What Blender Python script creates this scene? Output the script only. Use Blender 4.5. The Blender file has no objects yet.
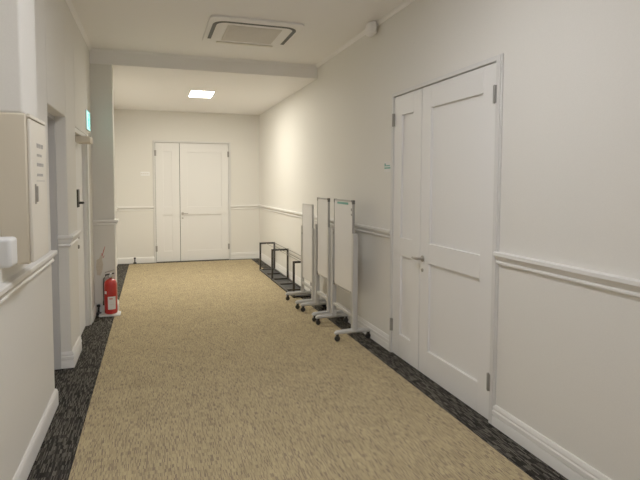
import bpy, bmesh, math, random
from mathutils import Matrix, Vector
random.seed(4)
SC = bpy.context.scene
COL = SC.collection
PI = math.pi

# ------------------------------------------------------------------ dimensions (metres)
XR = 1.954          # right wall
XL = -0.6265        # left wall
YF = 9.862          # far wall
YB = -3.6           # back wall, behind the camera
HC1, HC2 = 2.90, 2.742   # ceilings
YP = 6.19           # front of the pillar and of the ceiling step
XP = -0.405         # pillar edge
XO = -1.15          # outside of the left wall

# ------------------------------------------------------------------ materials
def mat(name, col, rough=0.5, metal=0.0, bump=0.0, bscale=200.0, var=0.0, spec=0.5, emit=None, estr=0.0):
    m = bpy.data.materials.new(name); m.use_nodes = True
    nt = m.node_tree; b = nt.nodes['Principled BSDF']
    b.inputs['Base Color'].default_value = (*col, 1)
    b.inputs['Roughness'].default_value = rough
    b.inputs['Metallic'].default_value = metal
    b.inputs['Specular IOR Level'].default_value = spec
    if emit:
        b.inputs['Emission Color'].default_value = (*emit, 1)
        b.inputs['Emission Strength'].default_value = estr
    tc = nt.nodes.new('ShaderNodeTexCoord')
    nz = nt.nodes.new('ShaderNodeTexNoise'); nz.inputs['Scale'].default_value = bscale
    nz.inputs['Detail'].default_value = 3
    nt.links.new(tc.outputs['Object'], nz.inputs['Vector'])
    if var:
        rp = nt.nodes.new('ShaderNodeValToRGB')
        rp.color_ramp.elements[0].position = 0.3; rp.color_ramp.elements[1].position = 0.7
        rp.color_ramp.elements[0].color = (*[c * (1 - var) for c in col], 1)
        rp.color_ramp.elements[1].color = (*[min(1, c * (1 + var)) for c in col], 1)
        nt.links.new(nz.outputs['Fac'], rp.inputs['Fac'])
        nt.links.new(rp.outputs['Color'], b.inputs['Base Color'])
    if bump:
        bp = nt.nodes.new('ShaderNodeBump'); bp.inputs['Strength'].default_value = bump
        bp.inputs['Distance'].default_value = 0.002
        nt.links.new(nz.outputs['Fac'], bp.inputs['Height'])
        nt.links.new(bp.outputs['Normal'], b.inputs['Normal'])
    return m

def carpet_mat(name, c1, c2, c3, L, W):
    """loop-pile carpet: short dashes lying along the corridor, random tone per dash"""
    m = bpy.data.materials.new(name); m.use_nodes = True
    nt = m.node_tree; b = nt.nodes['Principled BSDF']
    b.inputs['Roughness'].default_value = 0.95
    b.inputs['Specular IOR Level'].default_value = 0.1
    N = nt.nodes.new; K = nt.links.new
    tc = N('ShaderNodeTexCoord')
    sep = N('ShaderNodeSeparateXYZ'); K(tc.outputs['Object'], sep.inputs[0])
    wob = N('ShaderNodeTexNoise'); wob.inputs['Scale'].default_value = 14
    K(tc.outputs['Object'], wob.inputs['Vector'])
    ad = N('ShaderNodeMath'); ad.operation = 'MULTIPLY_ADD'; ad.inputs[1].default_value = 0.003
    K(wob.outputs['Fac'], ad.inputs[0]); K(sep.outputs['X'], ad.inputs[2])
    cmb = N('ShaderNodeCombineXYZ'); K(sep.outputs['Y'], cmb.inputs['X']); K(ad.outputs[0], cmb.inputs['Y'])
    br = N('ShaderNodeTexBrick')
    br.offset = 0.13; br.offset_frequency = 2
    br.inputs['Scale'].default_value = 1.0
    br.inputs['Brick Width'].default_value = L
    br.inputs['Row Height'].default_value = W
    br.inputs['Mortar Size'].default_value = 0.0009
    br.inputs['Mortar Smooth'].default_value = 0.6
    br.inputs['Color1'].default_value = (0, 0, 0, 1); br.inputs['Color2'].default_value = (1, 1, 1, 1)
    br.inputs['Mortar'].default_value = (0.25, 0.25, 0.25, 1)
    K(cmb.outputs[0], br.inputs['Vector'])
    rp = N('ShaderNodeValToRGB')
    e = rp.color_ramp.elements
    e[0].position = 0.0; e[0].color = (*c1, 1)
    e[1].position = 1.0; e[1].color = (*c3, 1)
    k = e.new(0.42); k.color = (*c2, 1)
    K(br.outputs['Color'], rp.inputs['Fac'])
    big = N('ShaderNodeTexNoise'); big.inputs['Scale'].default_value = 5; big.inputs['Detail'].default_value = 6
    K(tc.outputs['Object'], big.inputs['Vector'])
    mr = N('ShaderNodeMapRange'); mr.inputs['To Min'].default_value = 0.8; mr.inputs['To Max'].default_value = 1.2
    K(big.outputs['Fac'], mr.inputs['Value'])
    mx = N('ShaderNodeMix'); mx.data_type = 'RGBA'; mx.blend_type = 'MULTIPLY'; mx.inputs['Factor'].default_value = 1
    K(rp.outputs['Color'], mx.inputs['A']); K(mr.outputs['Result'], mx.inputs['B'])
    K(mx.outputs['Result'], b.inputs['Base Color'])
    bp = N('ShaderNodeBump'); bp.inputs['Strength'].default_value = 0.5; bp.inputs['Distance'].default_value = 0.003
    K(br.outputs['Color'], bp.inputs['Height']); K(bp.outputs['Normal'], b.inputs['Normal'])
    return m

M = {}
M['wall'] = mat('wall paint', (0.79, 0.768, 0.718), 0.75, bump=0.25, bscale=160, var=0.015)
M['ceil'] = mat('ceiling paint', (0.92, 0.90, 0.885), 0.85, bump=0.15, bscale=120, var=0.01)
M['trim'] = mat('white trim paint', (0.84, 0.825, 0.80), 0.42, bump=0.04, bscale=60)
M['door'] = mat('white door paint', (0.83, 0.82, 0.805), 0.42, bump=0.05, bscale=90)
M['frame'] = mat('door frame paint', (0.70, 0.69, 0.67), 0.45, bump=0.03)
M['grey'] = mat('grey frame paint', (0.50, 0.49, 0.485), 0.45, bump=0.03)
M['beige'] = carpet_mat('beige carpet', (0.19, 0.142, 0.108), (0.42, 0.328, 0.178), (0.55, 0.445, 0.245), 0.034, 0.0048)
M['dark'] = carpet_mat('charcoal carpet', (0.008, 0.007, 0.007), (0.024, 0.022, 0.020), (0.14, 0.127, 0.105), 0.045, 0.006)
M['steel'] = mat('brushed steel', (0.42, 0.40, 0.37), 0.35, 0.9, bump=0.02)
M['hinge'] = mat('dull hinge metal', (0.27, 0.26, 0.24), 0.5, 0.4, bump=0.02)
M['black'] = mat('black plastic', (0.015, 0.014, 0.014), 0.45, bump=0.03)
M['blackmetal'] = mat('black powder coat', (0.018, 0.016, 0.015), 0.5, bump=0.05, bscale=500)
M['tray'] = mat('dark tray', (0.03, 0.03, 0.031), 0.6, bump=0.05)
M['wire'] = mat('grey wire', (0.22, 0.20, 0.18), 0.5, 0.3)
M['alu'] = mat('grey powder coat', (0.54, 0.53, 0.51), 0.45, 0.15, bump=0.03)
M['aluframe'] = mat('aluminium frame', (0.33, 0.325, 0.315), 0.4, 0.5, bump=0.02)
M['board'] = mat('whiteboard enamel', (0.80, 0.79, 0.79), 0.25, bump=0.02, bscale=20, var=0.01)
M['bracket'] = mat('dark grey plastic', (0.09, 0.088, 0.085), 0.5)
M['teal'] = mat('teal print', (0.10, 0.36, 0.30), 0.5)
M['cream'] = mat('cream enamel', (0.66, 0.585, 0.45), 0.45, bump=0.05)
M['creamdoor'] = mat('light cream enamel', (0.79, 0.735, 0.63), 0.45, bump=0.05)
M['plastic'] = mat('white plastic', (0.80, 0.81, 0.82), 0.35, bump=0.02)
M['white'] = mat('bright white plastic', (0.92, 0.92, 0.92), 0.4, bump=0.02)
M['ink'] = mat('grey ink', (0.42, 0.40, 0.38), 0.6)
M['red'] = mat('red enamel', (0.50, 0.012, 0.012), 0.28, bump=0.02)
M['redink'] = mat('red ink', (0.62, 0.22, 0.19), 0.6)
M['patch'] = mat('beige sticker', (0.66, 0.58, 0.46), 0.7, var=0.08, bscale=60)
M['paper'] = mat('white label', (0.80, 0.78, 0.76), 0.5, var=0.03, bscale=40)
M['slot'] = mat('dark slot', (0.075, 0.078, 0.08), 0.7)
M['acwhite'] = mat('off-white plastic', (0.76, 0.72, 0.64), 0.45, bump=0.02)
M['acgrille'] = mat('pale grey grille', (0.70, 0.66, 0.60), 0.55, bump=0.02)
M['lampfar'] = mat('warm diffuser', (0.9, 0.9, 0.9), 0.5, emit=(1.0, 0.925, 0.76), estr=105)
M['lamp'] = mat('neutral diffuser', (0.9, 0.9, 0.9), 0.5, emit=(1.0, 0.98, 0.975), estr=43)
M['exitface'] = mat('lit sign face', (0.5, 0.9, 0.8), 0.4, emit=(0.35, 1.0, 0.88), estr=1.4)
M['exitgreen'] = mat('lit sign green', (0.02, 0.5, 0.3), 0.4, emit=(0.05, 0.8, 0.6), estr=0.7)
M['pillar'] = M['wall']

# ------------------------------------------------------------------ mesh builder (all coordinates in world space)
class MB:
    def __init__(self): self.bm = bmesh.new()
    def box(self, x0, x1, y0, y1, z0, z1):
        r = bmesh.ops.create_cube(self.bm, size=1)
        for v in r['verts']:
            v.co = Vector(((x0 + x1) / 2 + v.co.x * (x1 - x0), (y0 + y1) / 2 + v.co.y * (y1 - y0), (z0 + z1) / 2 + v.co.z * (z1 - z0)))
        return self
    def prism(self, pts, place):
        """pts: closed 2-D profile; place(a, b, t) with t 0/1 gives the 3-D position of both ends"""
        lo = [self.bm.verts.new(place(a, b, 0)) for a, b in pts]
        hi = [self.bm.verts.new(place(a, b, 1)) for a, b in pts]
        n = len(pts)
        self.bm.faces.new(lo); self.bm.faces.new(hi[::-1])
        for i in range(n):
            self.bm.faces.new((lo[i], hi[i], hi[(i + 1) % n], lo[(i + 1) % n]))
        return self
    def sweep(self, pts, path):
        """profile (outward, z) swept along list of (x, y, outward x, outward y) stations with mitred corners"""
        rings = [[self.bm.verts.new((x + ox * a, y + oy * a, b)) for a, b in pts] for x, y, ox, oy in path]
        n = len(pts)
        for r0, r1 in zip(rings, rings[1:]):
            for i in range(n):
                self.bm.faces.new((r0[i], r1[i], r1[(i + 1) % n], r0[(i + 1) % n]))
        self.bm.faces.new(rings[0]); self.bm.faces.new(rings[-1][::-1])
        return self
    def lathe(self, prof, c, axis='Z', seg=24):
        """profile of (radius, height) spun about axis through c"""
        rings = []
        for r, h in prof:
            ring = []
            for k in range(seg):
                a = 2 * PI * k / seg
                p, q = r * math.cos(a), r * math.sin(a)
                d = {'Z': (p, q, h), 'X': (h, p, q), 'Y': (p, h, q)}[axis]
                ring.append(self.bm.verts.new((c[0] + d[0], c[1] + d[1], c[2] + d[2])))
            rings.append(ring)
        for r0, r1 in zip(rings, rings[1:]):
            for k in range(seg):
                self.bm.faces.new((r0[k], r0[(k + 1) % seg], r1[(k + 1) % seg], r1[k]))
        self.bm.faces.new(rings[0][::-1]); self.bm.faces.new(rings[-1])
        return self
    def tube(self, path, r, seg=10):
        P = [Vector(p) for p in path]; rings = []
        up = Vector((0, 0, 1))
        for i, p in enumerate(P):
            t = (P[min(i + 1, len(P) - 1)] - P[max(i - 1, 0)]).normalized()
            ref = up if abs(t.z) < 0.9 else Vector((1, 0, 0))
            u = t.cross(ref).normalized(); w = t.cross(u).normalized()
            rr = r[i] if isinstance(r, (list, tuple)) else r
            rings.append([self.bm.verts.new(p + rr * (math.cos(2 * PI * k / seg) * u + math.sin(2 * PI * k / seg) * w)) for k in range(seg)])
        for r0, r1 in zip(rings, rings[1:]):
            for k in range(seg):
                self.bm.faces.new((r0[k], r0[(k + 1) % seg], r1[(k + 1) % seg], r1[k]))
        self.bm.faces.new(rings[0][::-1]); self.bm.faces.new(rings[-1])
        return self
    def build(self, name, m, parent=None, bevel=0.0, seg=2, xf=None):
        bm = self.bm
        if xf: 
            for v in bm.verts: v.co = xf(v.co)
        off = Vector((0, 0, 0)); p = parent
        while p is not None: off += p.location; p = p.parent
        for v in bm.verts: v.co = v.co - off
        bmesh.ops.recalc_face_normals(bm, faces=bm.faces[:])
        me = bpy.data.meshes.new(name); bm.to_mesh(me); bm.free()
        me.materials.append(M[m] if isinstance(m, str) else m)
        for f in me.polygons: f.use_smooth = True
        me.set_sharp_from_angle(angle=math.radians(32))
        o = bpy.data.objects.new(name, me); COL.objects.link(o); o.parent = parent
        if bevel:
            md = o.modifiers.new('soft edges', 'BEVEL'); md.width = bevel; md.segments = seg
            md.limit_method = 'ANGLE'; md.angle_limit = math.radians(40)
        return o

def thing(name, label, cat, loc, group=None):
    o = bpy.data.objects.new(name, None); COL.objects.link(o)
    o.location = loc; o.empty_display_size = 0.1
    o['label'] = label; o['category'] = cat
    if group: o['group'] = group
    return o
def tag(o, label, cat, group=None):
    o['label'] = label; o['category'] = cat
    if group: o['group'] = group
    return o
def setting(o, label=None, cat=None):
    o['kind'] = 'structure'
    if label: o['label'] = label
    if cat: o['category'] = cat
    return o
def setting_root(name, loc, label, cat):
    o = bpy.data.objects.new(name, None); COL.objects.link(o); o.location = loc; o.empty_display_size = 0.1
    return setting(o, label, cat)

# ------------------------------------------------------------------ openings
RD0, RD1, DH = 2.595, 4.035, 2.205      # right double door, outside of its frame
FD0, FD1 = 0.015, 1.400                 # far double door
NI0, NI1, NIH = 3.69, 4.43, 1.958      # niche doorway on the left
LD0, LD1, LDH = 4.93, 5.70, 1.935       # second doorway on the left

# ------------------------------------------------------------------ floor, walls, ceiling
setting(MB().box(XO, XR + .2, YB - .2, YF + .2, -0.12, 0).build('floor', 'dark'), 'charcoal flecked carpet showing as a dark border along the walls', 'floor')
w = MB()
w.box(XR, XR + .18, YB - .2, RD0 + .02, 0, HC1 + .1).box(XR, XR + .18, RD1 - .02, YF + .2, 0, HC1 + .1)
w.box(XR, XR + .18, RD0 + .02, RD1 - .02, DH - .02, HC1 + .1)
setting(w.build('wall_right', 'wall'), 'long pale right wall with the whiteboards against it', 'wall')
w = MB()
w.box(XO, FD0 + .02, YF, YF + .18, 0, HC1 + .1).box(FD1 - .02, XR, YF, YF + .18, 0, HC1 + .1)
w.box(FD0 + .02, FD1 - .02, YF, YF + .18, DH - .02, HC1 + .1)
setting(w.build('wall_far', 'wall'), 'cream wall at the far end of the corridor', 'wall')
w = MB()
w.box(XO, XL, YB - .2, NI0, 0, HC1 + .1)
w.box(XO, XL, NI0, NI1, NIH, HC1 + .1)
w.box(XO, -.86, NI0, NI1, 0, NIH)
w.box(XO, XL, NI1, LD0, 0, HC1 + .1)
w.box(XO, XL, LD0, LD1, LDH, HC1 + .1)
w.box(XO, -.70, LD0, LD1, 0, LDH)
w.box(XO, XL, LD1, YF, 0, HC1 + .1)
setting(w.build('wall_left', 'wall', bevel=.006), 'pale left wall with two doorways', 'wall')
setting(MB().box(XO, XR + .18, YB - .18, YB, 0, HC1 + .1).build('wall_back', 'wall'), 'wall behind the camera', 'wall')
setting(MB().box(XL - .02, XP, YP, YP + .17, 0, HC2).build('wall_pillar', 'pillar', bevel=.006), 'shallow pillar on the left wall behind the fire extinguisher', 'pillar')
setting(MB().box(XO, XR + .18, YB - .2, YF + .2, HC1, HC1 + .12).build('ceiling', 'ceil'), 'higher near ceiling that holds the air conditioner', 'ceiling')
setting(MB().box(XL - .02, XR + .02, YP, YF + .02, HC2, HC1 + .02).build('ceiling', 'ceil'), 'lowered far ceiling that holds the lit light panel', 'ceiling')

# carpet field
tag(MB().box(-.4137, 1.7696, YB + .15, 9.74, -.001, .001).build('carpet', 'beige'),
    'long beige ribbed carpet down the middle of the corridor', 'carpet')

# ------------------------------------------------------------------ mouldings
def cap(z, h=.075):
    return [(-.004, z - h), (.010, z - h), (.017, z - h + .006), (.017, z - h + .015), (.010, z - h + .021), (.012, z - h + .028),
            (.020, z - h + .034), (.026, z - .030), (.036, z - .022), (.036, z - .004), (.030, z), (-.004, z)]
SK = [(-.004, 0), (.020, 0), (.020, .052), (.018, .058), (.014, .060), (.014, .064), (.021, .068), (.021, .090), (.013, .096), (.013, .099), (.017, .102),
      (.017, .110), (.008, .126), (-.004, .126)]
SKS = [(-.004, 0), (.018, 0), (.018, .085), (.013, .098), (.006, .106), (-.004, .106)]
CV = [(-.004, -.03), (.005, -.03), (.010, -.020), (.020, -.009), (.03, -.005), (.03, .004), (-.004, .004)]
def cove(z): return [(a, z + b) for a, b in CV]
n = 0
def moulding(prof, path, name, label):
    return setting(MB().sweep(prof, path).build(name, 'ceil' if 'cove' in label else 'trim'), label, 'trim')
def alongY(x, y0, y1, s): return [(x, y0, s, 0), (x, y1, s, 0)]
def alongX(y, x0, x1): return [(x0, y, 0, -1), (x1, y, 0, -1)]
ZR, ZF, ZL = 1.055, 1.02, 1.02
moulding(cap(ZR), alongY(XR, YB, RD0 + .004, -1), 'trim_1', 'chair rail on the right wall nearer than the double door')
# the far right rail turns the corner onto the far wall
m = MB(); pr = cap(0)
ring = [(XR, RD1 - .004, -1, 0, ZR), (XR, YF, -1, -1, 1.035), (FD1 - .004, YF, 0, -1, ZF)]
rr = [[m.bm.verts.new((x + ox * a, y + oy * a, z + b)) for a, b in pr] for x, y, ox, oy, z in ring]
for r0, r1 in zip(rr, rr[1:]):
    for i in range(len(pr)): m.bm.faces.new((r0[i], r1[i], r1[(i + 1) % len(pr)], r0[(i + 1) % len(pr)]))
m.bm.faces.new(rr[0]); m.bm.faces.new(rr[-1][::-1])
setting(m.build('trim_2', 'trim'), 'chair rail behind the whiteboards turning onto the far wall', 'trim')
moulding(cap(ZF), [(XL, YP + .17, 1, 0), (XL, YF, 1, -1), (FD0 + .004, YF, 0, -1)], 'trim_3', 'chair rail left of the far double door')
moulding(cap(1.04, .06), [(XL, YP, 0, -1), (XP, YP, 1, -1), (XP, YP + .17, 1, 0)], 'trim_4', 'chair rail around the pillar')
moulding(cap(1.045, .09), [(-.70, NI1, 0, -1), (XL, NI1, 1, -1), (XL, LD0 - .06, 1, 0)], 'trim_5', 'chair rail between the two left doorways')
moulding(cap(ZL), alongY(XL, YB, NI0, 1), 'trim_6', 'chair rail below the cream cabinet')
moulding(SK, alongY(XR, YB, RD0 + .004, -1), 'baseboard_right', 'stepped skirting nearer than the right double door')
moulding(SK, [(XR, RD1 - .004, -1, 0), (XR, YF, -1, -1), (FD1 - .004, YF, 0, -1)], 'baseboard_far', 'stepped skirting behind the whiteboards')
moulding(SKS, [(XL, YP + .17, 1, 0), (XL, YF, 1, -1), (FD0 + .004, YF, 0, -1)], 'baseboard_left', 'skirting left of the far double door')
moulding(SKS, [(XL, LD1 + .10, 1, 0), (XL, YP, 1, -1), (XP, YP, 1, -1), (XP, YP + .17, 1, 0)], 'baseboard_left', 'skirting around the pillar')
moulding(SK, [(-.70, NI1, 0, -1), (XL, NI1, 1, -1), (XL, LD0 - .06, 1, 0)], 'baseboard_left', 'skirting between the two left doorways')
moulding(SKS, alongY(XL, YB, NI0 + .012, 1), 'baseboard_left', 'skirting below the cream cabinet')
moulding(cove(HC1), alongY(XR, YB, YP, -1), 'trim_7', 'small cove between right wall and near ceiling')
moulding(cove(HC1), [(XL, YB, 1, 0), (XL, YP, 1, 0)], 'trim_8', 'small cove between left wall and near ceiling')
moulding(cove(HC1), alongX(YP, XL, XR), 'trim_9', 'small cove along the top of the ceiling step')

# ------------------------------------------------------------------ doors
def leaf(root, a0, a1, panels, xf, label):
    """shaker leaf: stiles and rails around recessed panels. a = across, d = out of the wall, z = up"""
    T, R = 0.012, -0.006
    z0, z1 = 0.008, 2.172
    p0, p1 = panels[0][0], panels[0][1]
    m = MB()
    m.box(a0, p0, -.04, T, z0, z1).box(p1, a1, -.04, T, z0, z1)
    zs = sorted([(q[2], q[3]) for q in panels])
    cur = z0
    for q0, q1 in zs:
        m.box(p0, p1, -.04, T, cur, q0); cur = q1
    m.box(p0, p1, -.04, T, cur, z1)
    lf = m.build('door_leaf', 'door', root, bevel=.0025, xf=xf)
    lf['label'] = label
    for q in panels:
        m = MB().box(q[0] - .003, q[1] + .003, -.035, R, q[2] - .003, q[3] + .003)
        m.build('door_panel', 'door', lf, xf=xf)
    return lf
def hinge(parent, a, z, xf):
    m = MB().box(a - .017, a + .017, -.004, .0245, z - .052, z + .052)
    m.lathe([(.006, -.054), (.007, -.05), (.007, .05), (.006, .054)], (a, .026, z), 'Z', 10)
    m.build('hinge', 'hinge', parent, xf=xf)
def lever(parent, a, z, s, xf):
    m = MB().lathe([(.024, .010), (.024, .018), (.020, .022), (.010, .024), (.0095, .055), (.011, .058)], (a, 0, z), 'Y', 18)
    m.build('handle_rose', 'steel', parent, xf=xf)
    m = MB().tube([(a, .052, z), (a + s * .02, .058, z), (a + s * .05, .058, z), (a + s * .08, .056, z - .001), (a + s * .095, .052, z - .002)],
                  [.010, .010, .009, .008, .006])
    m.build('door_handle', 'steel', parent, xf=xf)
def double_door(name, loc, f0, f1, split, xf, label, flip, lev):
    root = setting_root(name, loc, label, 'door')
    fw = .034
    m = MB()
    m.box(f0, f0 + fw, -.05, .022, 0, DH).box(f1 - fw, f1, -.05, .022, 0, DH).box(f0 + fw, f1 - fw, -.05, .022, DH - .026, DH)
    m.box(f0 - .008, f0 + .012, -.001, .012, 0, DH + .008).box(f1 - .012, f1 + .008, -.001, .012, 0, DH + .008).box(f0 + .012, f1 - .012, -.001, .012, DH - .012, DH + .008)
    m.build('door_frame', 'frame', root, bevel=.003, xf=xf)
    g = .005
    lo, hi = f0 + fw + g, f1 - fw - g
    PZ = ((.20, .862), (1.01, 2.012))
    def pans(a0, a1, m0, m1): return [(a0 + m0, a1 - m1, z0, z1) for z0, z1 in PZ]
    if flip:  # narrow leaf on the low side
        nar, wid = (lo, split - .005), (split + .005, hi)
    else:
        wid, nar = (lo, split - .005), (split + .005, hi)
    L1 = leaf(root, *wid, pans(*wid, .13, .13), xf, 'wide white leaf with two recessed panels')
    L2 = leaf(root, *nar, pans(*nar, .135, .135), xf, 'narrow white leaf with two recessed panels')
    ew = hi if flip else lo; en = lo if flip else hi
    for z in (.25, 1.985):
        hinge(L1, ew, z, xf); hinge(L2, en, z, xf)
    hx = split + (.045 if flip else -.045)
    lever(L1, hx, .888, lev, xf)
    m = MB().lathe([(.014, .010), (.014, .018), (.011, .021)], (hx, 0, .80), 'Y', 14).box(hx - .002, hx + .002, .0205, .0225, .793, .807)
    m.build('keyhole', 'steel', L1, xf=xf)
    return root
double_door('door_1', (XR, (RD0 + RD1) / 2, 0), RD0, RD1, 3.527, lambda c: Vector((XR - c.y, c.x, c.z)),
            'white double door in the right wall with one wide and one narrow leaf', False, 1)
double_door('door_2', ((FD0 + FD1) / 2, YF, 0), FD0, FD1, .477, lambda c: Vector((c.x, YF - c.y, c.z)),
            'white double door in the far end wall', True, 1)

# niche doorway on the left: grey frame and a flush door set deep inside
r = setting_root('door_3', (-.80, (NI0 + NI1) / 2, 0), 'plain door deep in the nearer doorway of the left wall', 'door')
m = MB().box(-.855, -.702, NI1 - .028, NI1 - .001, 0, NIH - .002).box(-.855, -.702, NI0 + .001, NI0 + .028, 0, NIH - .002).box(-.855, -.702, NI0 + .028, NI1 - .028, NIH - .03, NIH - .002)
m.build('door_frame', 'grey', r, bevel=.002)
l3 = MB().box(-.85, -.81, NI0 + .032, NI1 - .032, .006, NIH - .034).build('door_leaf', 'door', r, bevel=.002)
xf3 = lambda c: Vector((-.822 + c.y, c.x, c.z))
lever(l3, NI1 - .10, .92, -1, xf3)
# second doorway: door nearly flush, with keypad lock and closer
r = setting_root('door_4', (-.66, (LD0 + LD1) / 2, 0), 'white door with a black lock in the left wall beside the pillar', 'door')
m = MB().box(-.69, -.632, LD0 + .001, LD0 + .04, 0, LDH - .002).box(-.69, -.632, LD1 - .03, LD1 - .001, 0, LDH - .002).box(-.69, -.632, LD0 + .04, LD1 - .03, LDH - .04, LDH - .002)
m.build('door_frame', 'trim', r, bevel=.002)
l4 = MB().box(-.695, -.665, LD0 + .045, LD1 - .034, .006, LDH - .045).build('door_leaf', 'door', r, bevel=.002)
xf4 = lambda c: Vector((-.665 + c.y, c.x, c.z))
m = MB().box(4.985, 5.075, 0, .045, 1.235, 1.395)
m.build('electronic_lock', 'black', l4, bevel=.006, xf=xf4)
m = MB().tube([(5.02, .03, 1.275), (5.02, .075, 1.275)], .012).tube([(5.02, .072, 1.275), (5.055, .075, 1.274)], [.012, .010])
m.build('door_handle', 'black', l4, xf=xf4)
for z in (.97, .885):
    MB().lathe([(.018, 0), (.018, .035), (.012, .042)], (5.015, 0, z), 'Y', 14).build('keyhole', 'hinge', l4, xf=xf4)
m = MB().box(5.22, 5.46, 0, .125, LDH - .115, LDH - .055)
cl = m.build('door_closer', 'cream', l4, bevel=.006, xf=xf4)
m = MB().box(LD1 + .0, LD1 + .10, .0385, .050, 0, LDH + .0)
m.build('architrave', 'trim', r, bevel=.003, xf=xf4)

# ------------------------------------------------------------------ ceiling things
def ceiling_light(x, y, z, lampmat, label):
    t = thing('ceiling_light', label, 'ceiling light', (x, y, z), 'flush ceiling light panels')
    a, b = .155, .265
    m = MB()
    m.box(x - a - .012, x - a, y - b - .012, y + b + .012, z - .014, z).box(x + a, x + a + .012, y - b - .012, y + b + .012, z - .014, z)
    m.box(x - a, x + a, y - b - .012, y - b, z - .014, z).box(x - a, x + a, y + b, y + b + .012, z - .014, z)
    m.build('frame', 'plastic', t, bevel=.002)
    MB().box(x - a, x + a, y - b, y + b, z - .010, z - .001).build('diffuser', lampmat, t)
ceiling_light(.69, 7.76, HC2, 'lampfar', 'lit rectangular ceiling light panel on the far lowered ceiling')
ceiling_light(.60, 2.2, HC1, 'lamp', 'lit rectangular ceiling light panel above the camera')
ceiling_light(.60, -2.2, HC1, 'lamp', 'lit rectangular ceiling light panel behind the camera')

ax, ay, s = .92, 5.03, .425
t = thing('ceiling_air_conditioner', 'square off-white ceiling air conditioner cassette with dark outlet slots', 'air conditioner', (ax, ay, HC1))
def rrect(h, k, rad, nseg=6):
    pts = []
    for cx, cy, a0 in ((h - rad, k - rad, 0), (-h + rad, k - rad, 90), (-h + rad, -k + rad, 180), (h - rad, -k + rad, 270)):
        for i in range(nseg + 1):
            a = math.radians(a0 + 90 * i / nseg); pts.append((cx + rad * math.cos(a), cy + rad * math.sin(a)))
    return pts
MB().prism(rrect(s, s, .06), lambda a, b, q: (ax + a, ay + b, HC1 - .022 * q)).build('cassette_panel', 'ceil', t, bevel=.006)
def slot(pts_out, pts_in):
    m = MB(); z0, z1 = HC1 - .0215, HC1 - .026
    for zz in (z0, z1):
        pass
    o1 = [m.bm.verts.new((ax + a, ay + b, z1)) for a, b in pts_out]; i1 = [m.bm.verts.new((ax + a, ay + b, z1)) for a, b in pts_in]
    o0 = [m.bm.verts.new((ax + a, ay + b, z0)) for a, b in pts_out]; i0 = [m.bm.verts.new((ax + a, ay + b, z0)) for a, b in pts_in]
    for k in range(len(pts_out) - 1):
        m.bm.faces.new((o1[k], o1[k + 1], i1[k + 1], i1[k])); m.bm.faces.new((o0[k], o1[k], o1[k + 1], o0[k + 1])); m.bm.faces.new((i0[k], i0[k + 1], i1[k + 1], i1[k]))
    m.bm.faces.new((o0[0], o1[0], i1[0], i0[0])); m.bm.faces.new((o0[-1], i0[-1], i1[-1], o1[-1]))
    return m.build('outlet_slot', 'slot', t)
def arc_slot(r0, w):
    # open U of dark slot round the left, near and right sides
    def path(h, k, rad):
        p = [(-h, .26)]
        for i in range(9):
            a = math.radians(180 + 90 * i / 8); p.append((-h + rad + rad * math.cos(a), -k + rad + rad * math.sin(a)))
        for i in range(9):
            a = math.radians(270 + 90 * i / 8); p.append((h - rad + rad * math.cos(a), -k + rad + rad * math.sin(a)))
        p.append((h, .26)); return p
    return path(r0, r0 - .05, .12), path(r0 - w, r0 - .05 - w, .12 - w)
slot(*arc_slot(.385, .034))
MB().box(ax - .29, ax + .29, ay + .34, ay + .385, HC1 - .032, HC1 - .0215).build('louver', 'acwhite', t, bevel=.004)
m = MB().box(ax - .25, ax + .25, ay - .235, ay + .265, HC1 - .029, HC1 - .0215)
for k in range(12):
    y = ay - .22 + k * .041
    m.box(ax - .235, ax + .235, y, y + .022, HC1 - .033, HC1 - .0285)
m.build('intake_grille', 'acgrille', t)
for sx in (-.33, .0):
    pass
tag(MB().lathe([(.065, 0), (.068, .05), (.058, .09), (.03, .105)], (0, 0, 0), 'Z', 20).build('ceiling_fitting', 'ceil', xf=lambda c: Vector((XR - .055 - c.x * .6, 4.40 + c.y * 1.4, HC1 - .01 - c.z))),
    'small pale rounded fitting where the right wall meets the ceiling', 'fitting')

# ------------------------------------------------------------------ small plates and stops
t = thing('door_sign', 'small white sign with teal stripes beside the right double door', 'sign', (XR, 4.135, 1.6))
MB().box(XR - .005, XR + .0005, 4.07, 4.20, 1.555, 1.645).build('plate', 'paper', t, bevel=.001)
MB().box(XR - .0065, XR - .0045, 4.075, 4.195, 1.583, 1.596).box(XR - .0065, XR - .0045, 4.085, 4.165, 1.604, 1.614).box(XR - .0065, XR - .0045, 4.17, 4.195, 1.604, 1.63).build('print', 'teal', t)
t = thing('room_sign', 'small white sign on the far wall left of the far double door', 'sign', (-.125, YF, 1.614))
MB().box(-.20, -.045, YF - .008, YF + .0005, 1.575, 1.645).build('plate', 'white', t, bevel=.001)
m = MB()
for k in range(4): m.box(-.19 + k * .034, -.168 + k * .034, YF - .0095, YF - .0075, 1.600, 1.618)
m.build('print', 'acgrille', t)
def door_stop(x, y, label, d):
    t = thing('door_stop', label, 'door stop', (x, y, 0))
    MB().lathe([(.022, 0), (.022, .004), (.012, .010), (.011, .06), (.018, .064), (.02, .085), (.012, .092)], (x, y, .02), 'Z', 14).build('rubber_buffer', 'black', t)
    MB().box(x - .028, x + .028, y - .028, y + .028, 0, .0205).build('base', 'black', t, bevel=.004)
door_stop(-.32, YF - .05, 'small black door stop against the far wall skirting', 1)
door_stop(-.585, YP - .06, 'small black door stop at the foot of the pillar', 1)

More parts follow.
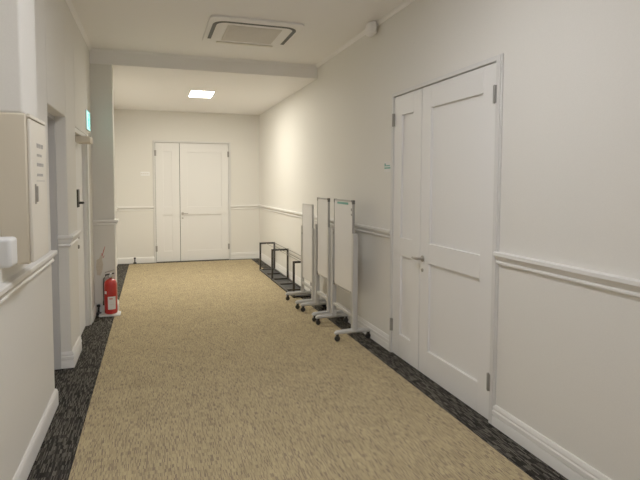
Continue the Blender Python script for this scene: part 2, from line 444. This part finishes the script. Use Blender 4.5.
# pale ragged sticker with red marks on the pillar
t = thing('wall_sticker', 'ragged beige sticker with red marks on the pillar above the fire extinguisher', 'sticker', (-.56, YP, .56))
pts = [(-.60, .43), (-.565, .42), (-.545, .47), (-.535, .545), (-.545, .60), (-.535, .635), (-.56, .65), (-.575, .61), (-.60, .60), (-.607, .52)]
MB().prism(pts, lambda a, b, q: (a, YP - .0025 * q + .0005, b)).build('backing', 'patch', t)
m = MB()
for (a0, b0, a1, b1, wd) in ((-.545, .64, -.525, .70, .007), (-.53, .69, -.512, .745, .006), (-.555, .665, -.535, .655, .006), (-.535, .62, -.52, .645, .005)):
    v = Vector((a1 - a0, b1 - b0)).normalized() * wd; p = Vector((-v.y, v.x))
    m.prism([(a0 + p.x, b0 + p.y), (a1 + p.x * .5, b1 + p.y * .5), (a1 - p.x * .5, b1 - p.y * .5), (a0 - p.x, b0 - p.y)], lambda a, b, q: (a, YP - .0015 * q - .0015, b))
m.build('print', 'redink', t)

# ------------------------------------------------------------------ exit sign
t = thing('exit_sign', 'lit green exit sign on the left wall above the second doorway', 'exit sign', (XL, 5.84, 2.09))
MB().box(XL - .001, XL + .010, 5.70, 5.98, 1.985, 2.185).build('housing', 'plastic', t, bevel=.004)
MB().box(XL + .0095, XL + .013, 5.71, 5.97, 1.995, 2.175).build('sign_face', 'exitface', t)
m = MB()
def ex(pts): m.prism(pts, lambda a, b, q: (XL + .0125 + .002 * q, 5.84 + a * .9, 2.085 + b * .9))
ex([(.05, -.085), (.125, -.085), (.125, .085), (.05, .085), (.05, .07), (.11, .07), (.11, -.07), (.05, -.07)])
ex([(.02 * math.cos(k * PI / 5) - .01, .06 + .018 * math.sin(k * PI / 5)) for k in range(10)])
ex([(-.03, .035), (.0, .04), (.01, -.01), (-.03, -.015)])
ex([(-.03, -.01), (-.005, -.01), (-.055, -.075), (-.075, -.065)])
ex([(-.005, -.01), (.012, -.012), (.045, -.04), (.035, -.075), (.022, -.07), (.025, -.045)])
ex([(-.028, .035), (-.07, .02), (-.075, -.01), (-.062, -.01), (-.058, .01), (-.028, .02)])
ex([(.0, .038), (.035, .0), (.055, .01), (.05, .02), (.036, .015), (.005, .03)])
m.build('pictogram', 'exitgreen', t)

# ------------------------------------------------------------------ cabinet on the left
t = thing('wall_cabinet', 'cream metal wall cabinet with a labelled door at the left edge', 'cabinet', (-.60, 2.71, 1.10))
CY0, CY1, CX, CZ0, CZ1 = 2.535, 2.885, -.50, 1.10, 1.755
MB().box(XL - .002, CX - .014, CY0, CY1, CZ0, CZ1).build('body', 'cream', t, bevel=.008)
d = MB().box(CX - .0135, CX, CY0 + .004, CY1 - .004, CZ0 + .006, CZ1 - .024).build('door', 'creamdoor', t, bevel=.004)
MB().box(CX - .0135, CX + .001, CY0 + .002, CY1, CZ1 - .018, CZ1 - .001).build('top_strip', 'creamdoor', t, bevel=.003)
MB().box(CX - .0005, CX + .004, 2.60, 2.625, 1.36, 1.45).box(CX + .0035, CX + .012, 2.606, 2.619, 1.37, 1.44).build('handle', 'steel', d, bevel=.002)
for z, h, segs in ((1.615, .020, ((2.66, 2.70), (2.715, 2.74), (2.755, 2.80))), (1.575, .012, ((2.66, 2.72), (2.735, 2.77))), (1.53, .016, ((2.655, 2.68), (2.69, 2.73), (2.74, 2.80))),
                   (1.485, .012, ((2.655, 2.79),))):
    m = MB()
    for y0, y1 in segs:
        k = y0
        while k < y1 - .006:
            m.box(CX - .0003, CX + .0012, k, k + .008, z, z + h).box(CX - .0003, CX + .0012, k + .003, k + .013, z + h * .55, z + h * .75)
            k += .017
    m.build('printed_line', 'ink', d)
MB().box(CX - .0003, CX + .001, 2.64, 2.82, 1.462, 1.465).build('printed_line', 'ink', d)
t = thing('plastic_box', 'small white plastic box on the left wall just before the cream cabinet', 'box', (XL, 2.33, 1.13))
MB().box(XL + .012, -.528, 2.28, 2.39, 1.122, 1.238).build('cover', 'plastic', t, bevel=.014, seg=4)
MB().box(XL - .001, XL + .0125, 2.265, 2.395, 1.123, 1.248).build('back_plate', 'plastic', t, bevel=.003)

tag(MB().box(XL - .002, -.527, CY0 + .005, CY1 - .03, CZ1 - .001, HC1 + .002).build('wall_duct', 'wall', bevel=.012, seg=4),
    'white boxed duct rising from the cream cabinet to the ceiling', 'duct')

# ------------------------------------------------------------------ fire extinguisher
ex_x, ex_y = -.455, 6.095
t = thing('extinguisher_base', 'low white base tray under the red fire extinguisher', 'tray', (ex_x, ex_y, 0))
MB().prism(rrect(.110, .095, .03), lambda a, b, q: (ex_x + a - .01, ex_y + b - .01, .001 + .013 * q)).build('tray', 'plastic', t, bevel=.003)
MB().prism(rrect(.100, .085, .025), lambda a, b, q: (ex_x + a - .01, ex_y + b - .01, .0135 + .001 * q)).build('pad', 'paper', t)
t = thing('fire_extinguisher', 'red fire extinguisher standing at the foot of the pillar', 'fire extinguisher', (ex_x, ex_y, .0145))
R = .067; zb = .0145
prof = [(R * .86, zb), (R * .97, zb + .006), (R, zb + .02), (R, zb + .325)]
for i in range(1, 8):
    a = i / 7 * PI / 2 * .88; prof.append((R * math.cos(a) * .985, zb + .325 + .062 * math.sin(a)))
prof += [(.020, zb + .392), (.020, zb + .40)]
MB().lathe(prof, (ex_x, ex_y, 0), 'Z', 32).build('cylinder', 'red', t)
zt = zb + .40
MB().lathe([(.022, 0), (.024, .004), (.024, .02), (.017, .024), (.016, .045), (.010, .05)], (ex_x, ex_y, zt - .003), 'Z', 16).build('valve', 'steel', t)
m = MB().prism([(-.022, .034), (.075, .050), (.085, .043), (.085, .036), (-.022, .02)], lambda a, b, q: (ex_x - .035 + a * .9, ex_y - .010 + .02 * q, zt + b))
m.build('carry_handle', 'black', t, bevel=.002)
m = MB().prism([(-.025, .058), (.02, .072), (.085, .086), (.09, .080), (.02, .060), (-.025, .048)], lambda a, b, q: (ex_x - .035 + a * .9, ex_y - .009 + .018 * q, zt + b))
m.build('squeeze_lever', 'steel', t, bevel=.002)
MB().lathe([(.016, 0), (.016, .010), (.012, .013)], (0, 0, 0), 'Y', 16).build('gauge', 'plastic', t, xf=lambda c: Vector((ex_x + c.x, ex_y - .020 - c.y, zt + .016 + c.z)))
m = MB().tube([(ex_x - .015, ex_y, zt + .03), (ex_x - .045, ex_y + .01, zt + .022), (ex_x - .070, ex_y + .025, zt - .02), (ex_x - .072, ex_y + .035, zt - .10), (ex_x - .072, ex_y + .036, zt - .20), (ex_x - .072, ex_y + .036, zt - .26)], .0085)
h = m.build('hose', 'black', t)
MB().lathe([(.009, 0), (.013, -.02), (.015, -.06)], (ex_x - .072, ex_y + .036, zt - .255), 'Z', 12).build('nozzle', 'black', h)
def wrap(a0, a1, z0, z1, off):
    m = MB(); n = 10; rings = []
    for i in range(n + 1):
        a = math.radians(a0 + (a1 - a0) * i / n)
        rings.append([m.bm.verts.new((ex_x + q * math.cos(a), ex_y + q * math.sin(a), z)) for q, z in ((R + .0002, z0), (R + off, z0), (R + off, z1), (R + .0002, z1))])
    for r0, r1 in zip(rings, rings[1:]):
        for k in range(4): m.bm.faces.new((r0[k], r1[k], r1[(k + 1) % 4], r0[(k + 1) % 4]))
    m.bm.faces.new(rings[0]); m.bm.faces.new(rings[-1][::-1]); return m
wrap(-112, -42, zb + .055, zb + .195, .001).build('label_sheet', 'paper', t)
w2 = wrap(-150, -125, zb + .225, zb + .255, .001); w2.build('label_strip', 'paper', t)
m = wrap(-100, -70, zb + .165, zb + .180, .0018); m.build('label_heading', 'redink', t)
m = wrap(-100, -55, zb + .105, zb + .112, .0018); m.build('label_text', 'acgrille', t)

# ------------------------------------------------------------------ whiteboards on castors
BX = 1.765
FZ = .001
def whiteboard(y0, y1, z0, z1, zt, label, x0, x1, pw, caps, framemat, strip=False):
    """y0/y1: post centres (near, far); board hangs between them"""
    t = thing('mobile_whiteboard', label, 'whiteboard', (BX, (y0 + y1) / 2, 0), 'whiteboards along the right wall')
    b0, b1 = y0 + pw + .004, y1 - pw - .004
    th = .011
    MB().box(BX - th + .003, BX + th - .003, b0 + .014, b1 - .014, z0 + .014, z1 - .014).build('board', 'board', t)
    f = MB()
    f.box(BX - th, BX + th, b0, b0 + .016, z0, z1).box(BX - th, BX + th, b1 - .016, b1, z0, z1)
    f.box(BX - th, BX + th, b0 + .016, b1 - .016, z0, z0 + .016).box(BX - th, BX + th, b0 + .016, b1 - .016, z1 - .016, z1)
    f.build('board_frame', framemat, t, bevel=.002)
    if caps:
        for yy in (b0, b1):
            for zz in (z0, z1):
                sy = 1 if yy == b0 else -1; sz = 1 if zz == z0 else -1
                c = MB()
                c.box(BX - th - .002, BX + th + .002, min(yy - sy * .002, yy + sy * .034), max(yy - sy * .002, yy + sy * .034), min(zz - sz * .002, zz + sz * .018), max(zz - sz * .002, zz + sz * .018))
                c.box(BX - th - .002, BX + th + .002, min(yy - sy * .002, yy + sy * .018), max(yy - sy * .002, yy + sy * .018), min(zz + sz * .0175, zz + sz * .036), max(zz + sz * .0175, zz + sz * .036))
                c.build('corner_cap', 'bracket', t, bevel=.002)
    if strip:
        o = MB().box(BX - th, BX - th + .0045, b0 + .12, b1 - .10, z1 - .045, z1 - .024).build('label_strip', 'teal', t); o['label'] = 'teal strip near the top edge'
        MB().box(BX - th, BX - th + .0045, b0 + .030, b0 + .042, z1 - .10, z1 - .075).build('clip', 'bracket', t)
        MB().box(BX - th, BX - th + .0045, b0 + .030, b0 + .042, z1 - .145, z1 - .125).build('clip', 'bracket', t)
    zf = .085
    for yy, sgn in ((y0, 1), (y1, -1)):
        p = MB().prism(rrect(pw * .95, pw * .95, .008, 3), lambda a, b, q: (BX + a, yy + b, zf + (zt - zf) * q)).build('post', 'alu', t)
        MB().lathe([(.016, 0), (.020, .004), (.020, pw * .9), (.012, pw + .014)], (0, 0, 0), 'Y', 14).build('pivot_knob', 'aluframe', t,
            xf=lambda c, yy=yy, sgn=sgn: Vector((BX + c.x, yy + sgn * (.002 + c.y), (z0 + z1) / 2 + .09 + c.z)))
        ft = MB().tube([(x0, yy, zf - .012), (x0 + .02, yy, zf), (BX, yy, zf + .004), (x1 - .02, yy, zf), (x1, yy, zf - .012)], [.014, .020, .022, .020, .014], 12).build('foot', 'alu', t)
        for xx in (x0 + .022, x1 - .022):
            c = MB()
            c.lathe([(.012, -.012), (.025, -.010), (.027, -.004), (.027, .004), (.025, .010), (.012, .012)], (xx, yy - .006, .0285 + FZ), 'Y', 18)
            c.box(xx - .008, xx + .012, yy - .020, yy - .016, .024, .068).box(xx - .008, xx + .012, yy + .007, yy + .011, .024, .068).box(xx - .010, xx + .014, yy - .020, yy + .011, .060, .070)
            c.build('castor', 'black', ft, bevel=.001)
    MB().box(BX - .012, BX + .012, y0 + pw - .002, y1 - pw + .002, .205, .235).build('crossbar', 'alu', t, bevel=.003)
whiteboard(4.43, 5.01, .425, 1.297, .99, 'nearest of the three portrait whiteboards, with a teal strip at its top', 1.575, 1.925, .026, True, 'aluframe', True)
whiteboard(5.135, 5.575, .43, 1.295, .99, 'middle portrait whiteboard, dark framed, between the other two', 1.575, 1.925, .026, True, 'aluframe')
whiteboard(5.715, 6.175, .29, 1.205, .93, 'farthest whiteboard, shorter and pale framed, nearest the black rack', 1.55, 1.915, .021, False, 'alu')

# ------------------------------------------------------------------ black rack
RX0, RX1 = 1.682, 1.919
YS = (8.43, 7.53, 6.29)
t = thing('wire_rack', 'low black metal frame rack along the right wall behind the whiteboards', 'rack', ((RX0 + RX1) / 2, 7.4, 0))
q = .0135
for y in YS:
    zt_ = .47
    m = MB().box(RX0 - q, RX0 + q, y - q, y + q, .001, zt_).box(RX1 - q, RX1 + q, y - q, y + q, .001, zt_).box(RX0 + q, RX1 - q, y - q, y + q, zt_ - 2 * q, zt_)
    m.box(RX0 + q, RX1 - q, y - q, y + q, .006, .028)
    m.build('end_frame', 'blackmetal', t, bevel=.002)
for a, b in zip(YS, YS[1:]):
    MB().box(RX0 - q, RX0 + q, b + q, a - q, .008, .028).build('bottom_rail', 'blackmetal', t, bevel=.002)
    MB().box(RX1 - q, RX1 + q, b + q, a - q, .008, .028).build('bottom_rail', 'blackmetal', t, bevel=.002)
    MB().tube([(RX1, b + q, .458), (RX1, a - q, .458)], .006, 8).build('top_rail', 'wire', t)
    MB().tube([(RX1, b + q, .405), (RX1, a - q, .405)], .005, 8).build('top_rail', 'wire', t)
    MB().tube([(RX0 + .10, b + q - .012, .452), (RX0 + .10, a - q + .012, .452)], .0035, 8).build('top_rail', 'wire', t)
for y in (7.98, 7.12, 6.70):
    MB().box(RX0 + q, RX1 - q, y - q, y + q, .012, .030).build('cross_bar', 'blackmetal', t, bevel=.002)
MB().box(RX0 + q, RX1 - q, YS[2] + q, YS[0] - q, .004, .011).build('tray', 'tray', t)

# ------------------------------------------------------------------ world, camera
wd = bpy.data.worlds.new('World'); SC.world = wd; wd.use_nodes = True
wd.node_tree.nodes['Background'].inputs['Color'].default_value = (.9, .93, 1, 1)
wd.node_tree.nodes['Background'].inputs['Strength'].default_value = 0.0
F, PSI, PIT, ROLL, V0, H = 519.1219, .3119, .0578, .0033, -27.264, 1.4597
cam = bpy.data.cameras.new('camera'); co = bpy.data.objects.new('camera', cam); COL.objects.link(co)
cam.sensor_fit = 'HORIZONTAL'; cam.sensor_width = 36; cam.lens = F / 640 * 36; cam.shift_y = V0 / 640
cam.clip_start = .02
fw = Vector((math.sin(PSI) * math.cos(PIT), math.cos(PSI) * math.cos(PIT), -math.sin(PIT)))
rt = Vector((math.cos(PSI), -math.sin(PSI), 0))
dn = fw.cross(rt)
c, s_ = math.cos(ROLL), math.sin(ROLL)
rt2 = c * rt - s_ * dn; dn2 = s_ * rt + c * dn
mw = Matrix((rt2, -dn2, -fw)).transposed().to_4x4(); mw.translation = (0, 0, H)
co.matrix_world = mw
SC.camera = co
SC.view_settings.view_transform = 'Standard'
SC.view_settings.look = 'None'
SC.view_settings.exposure = -0.12
SC.view_settings.gamma = 1.3
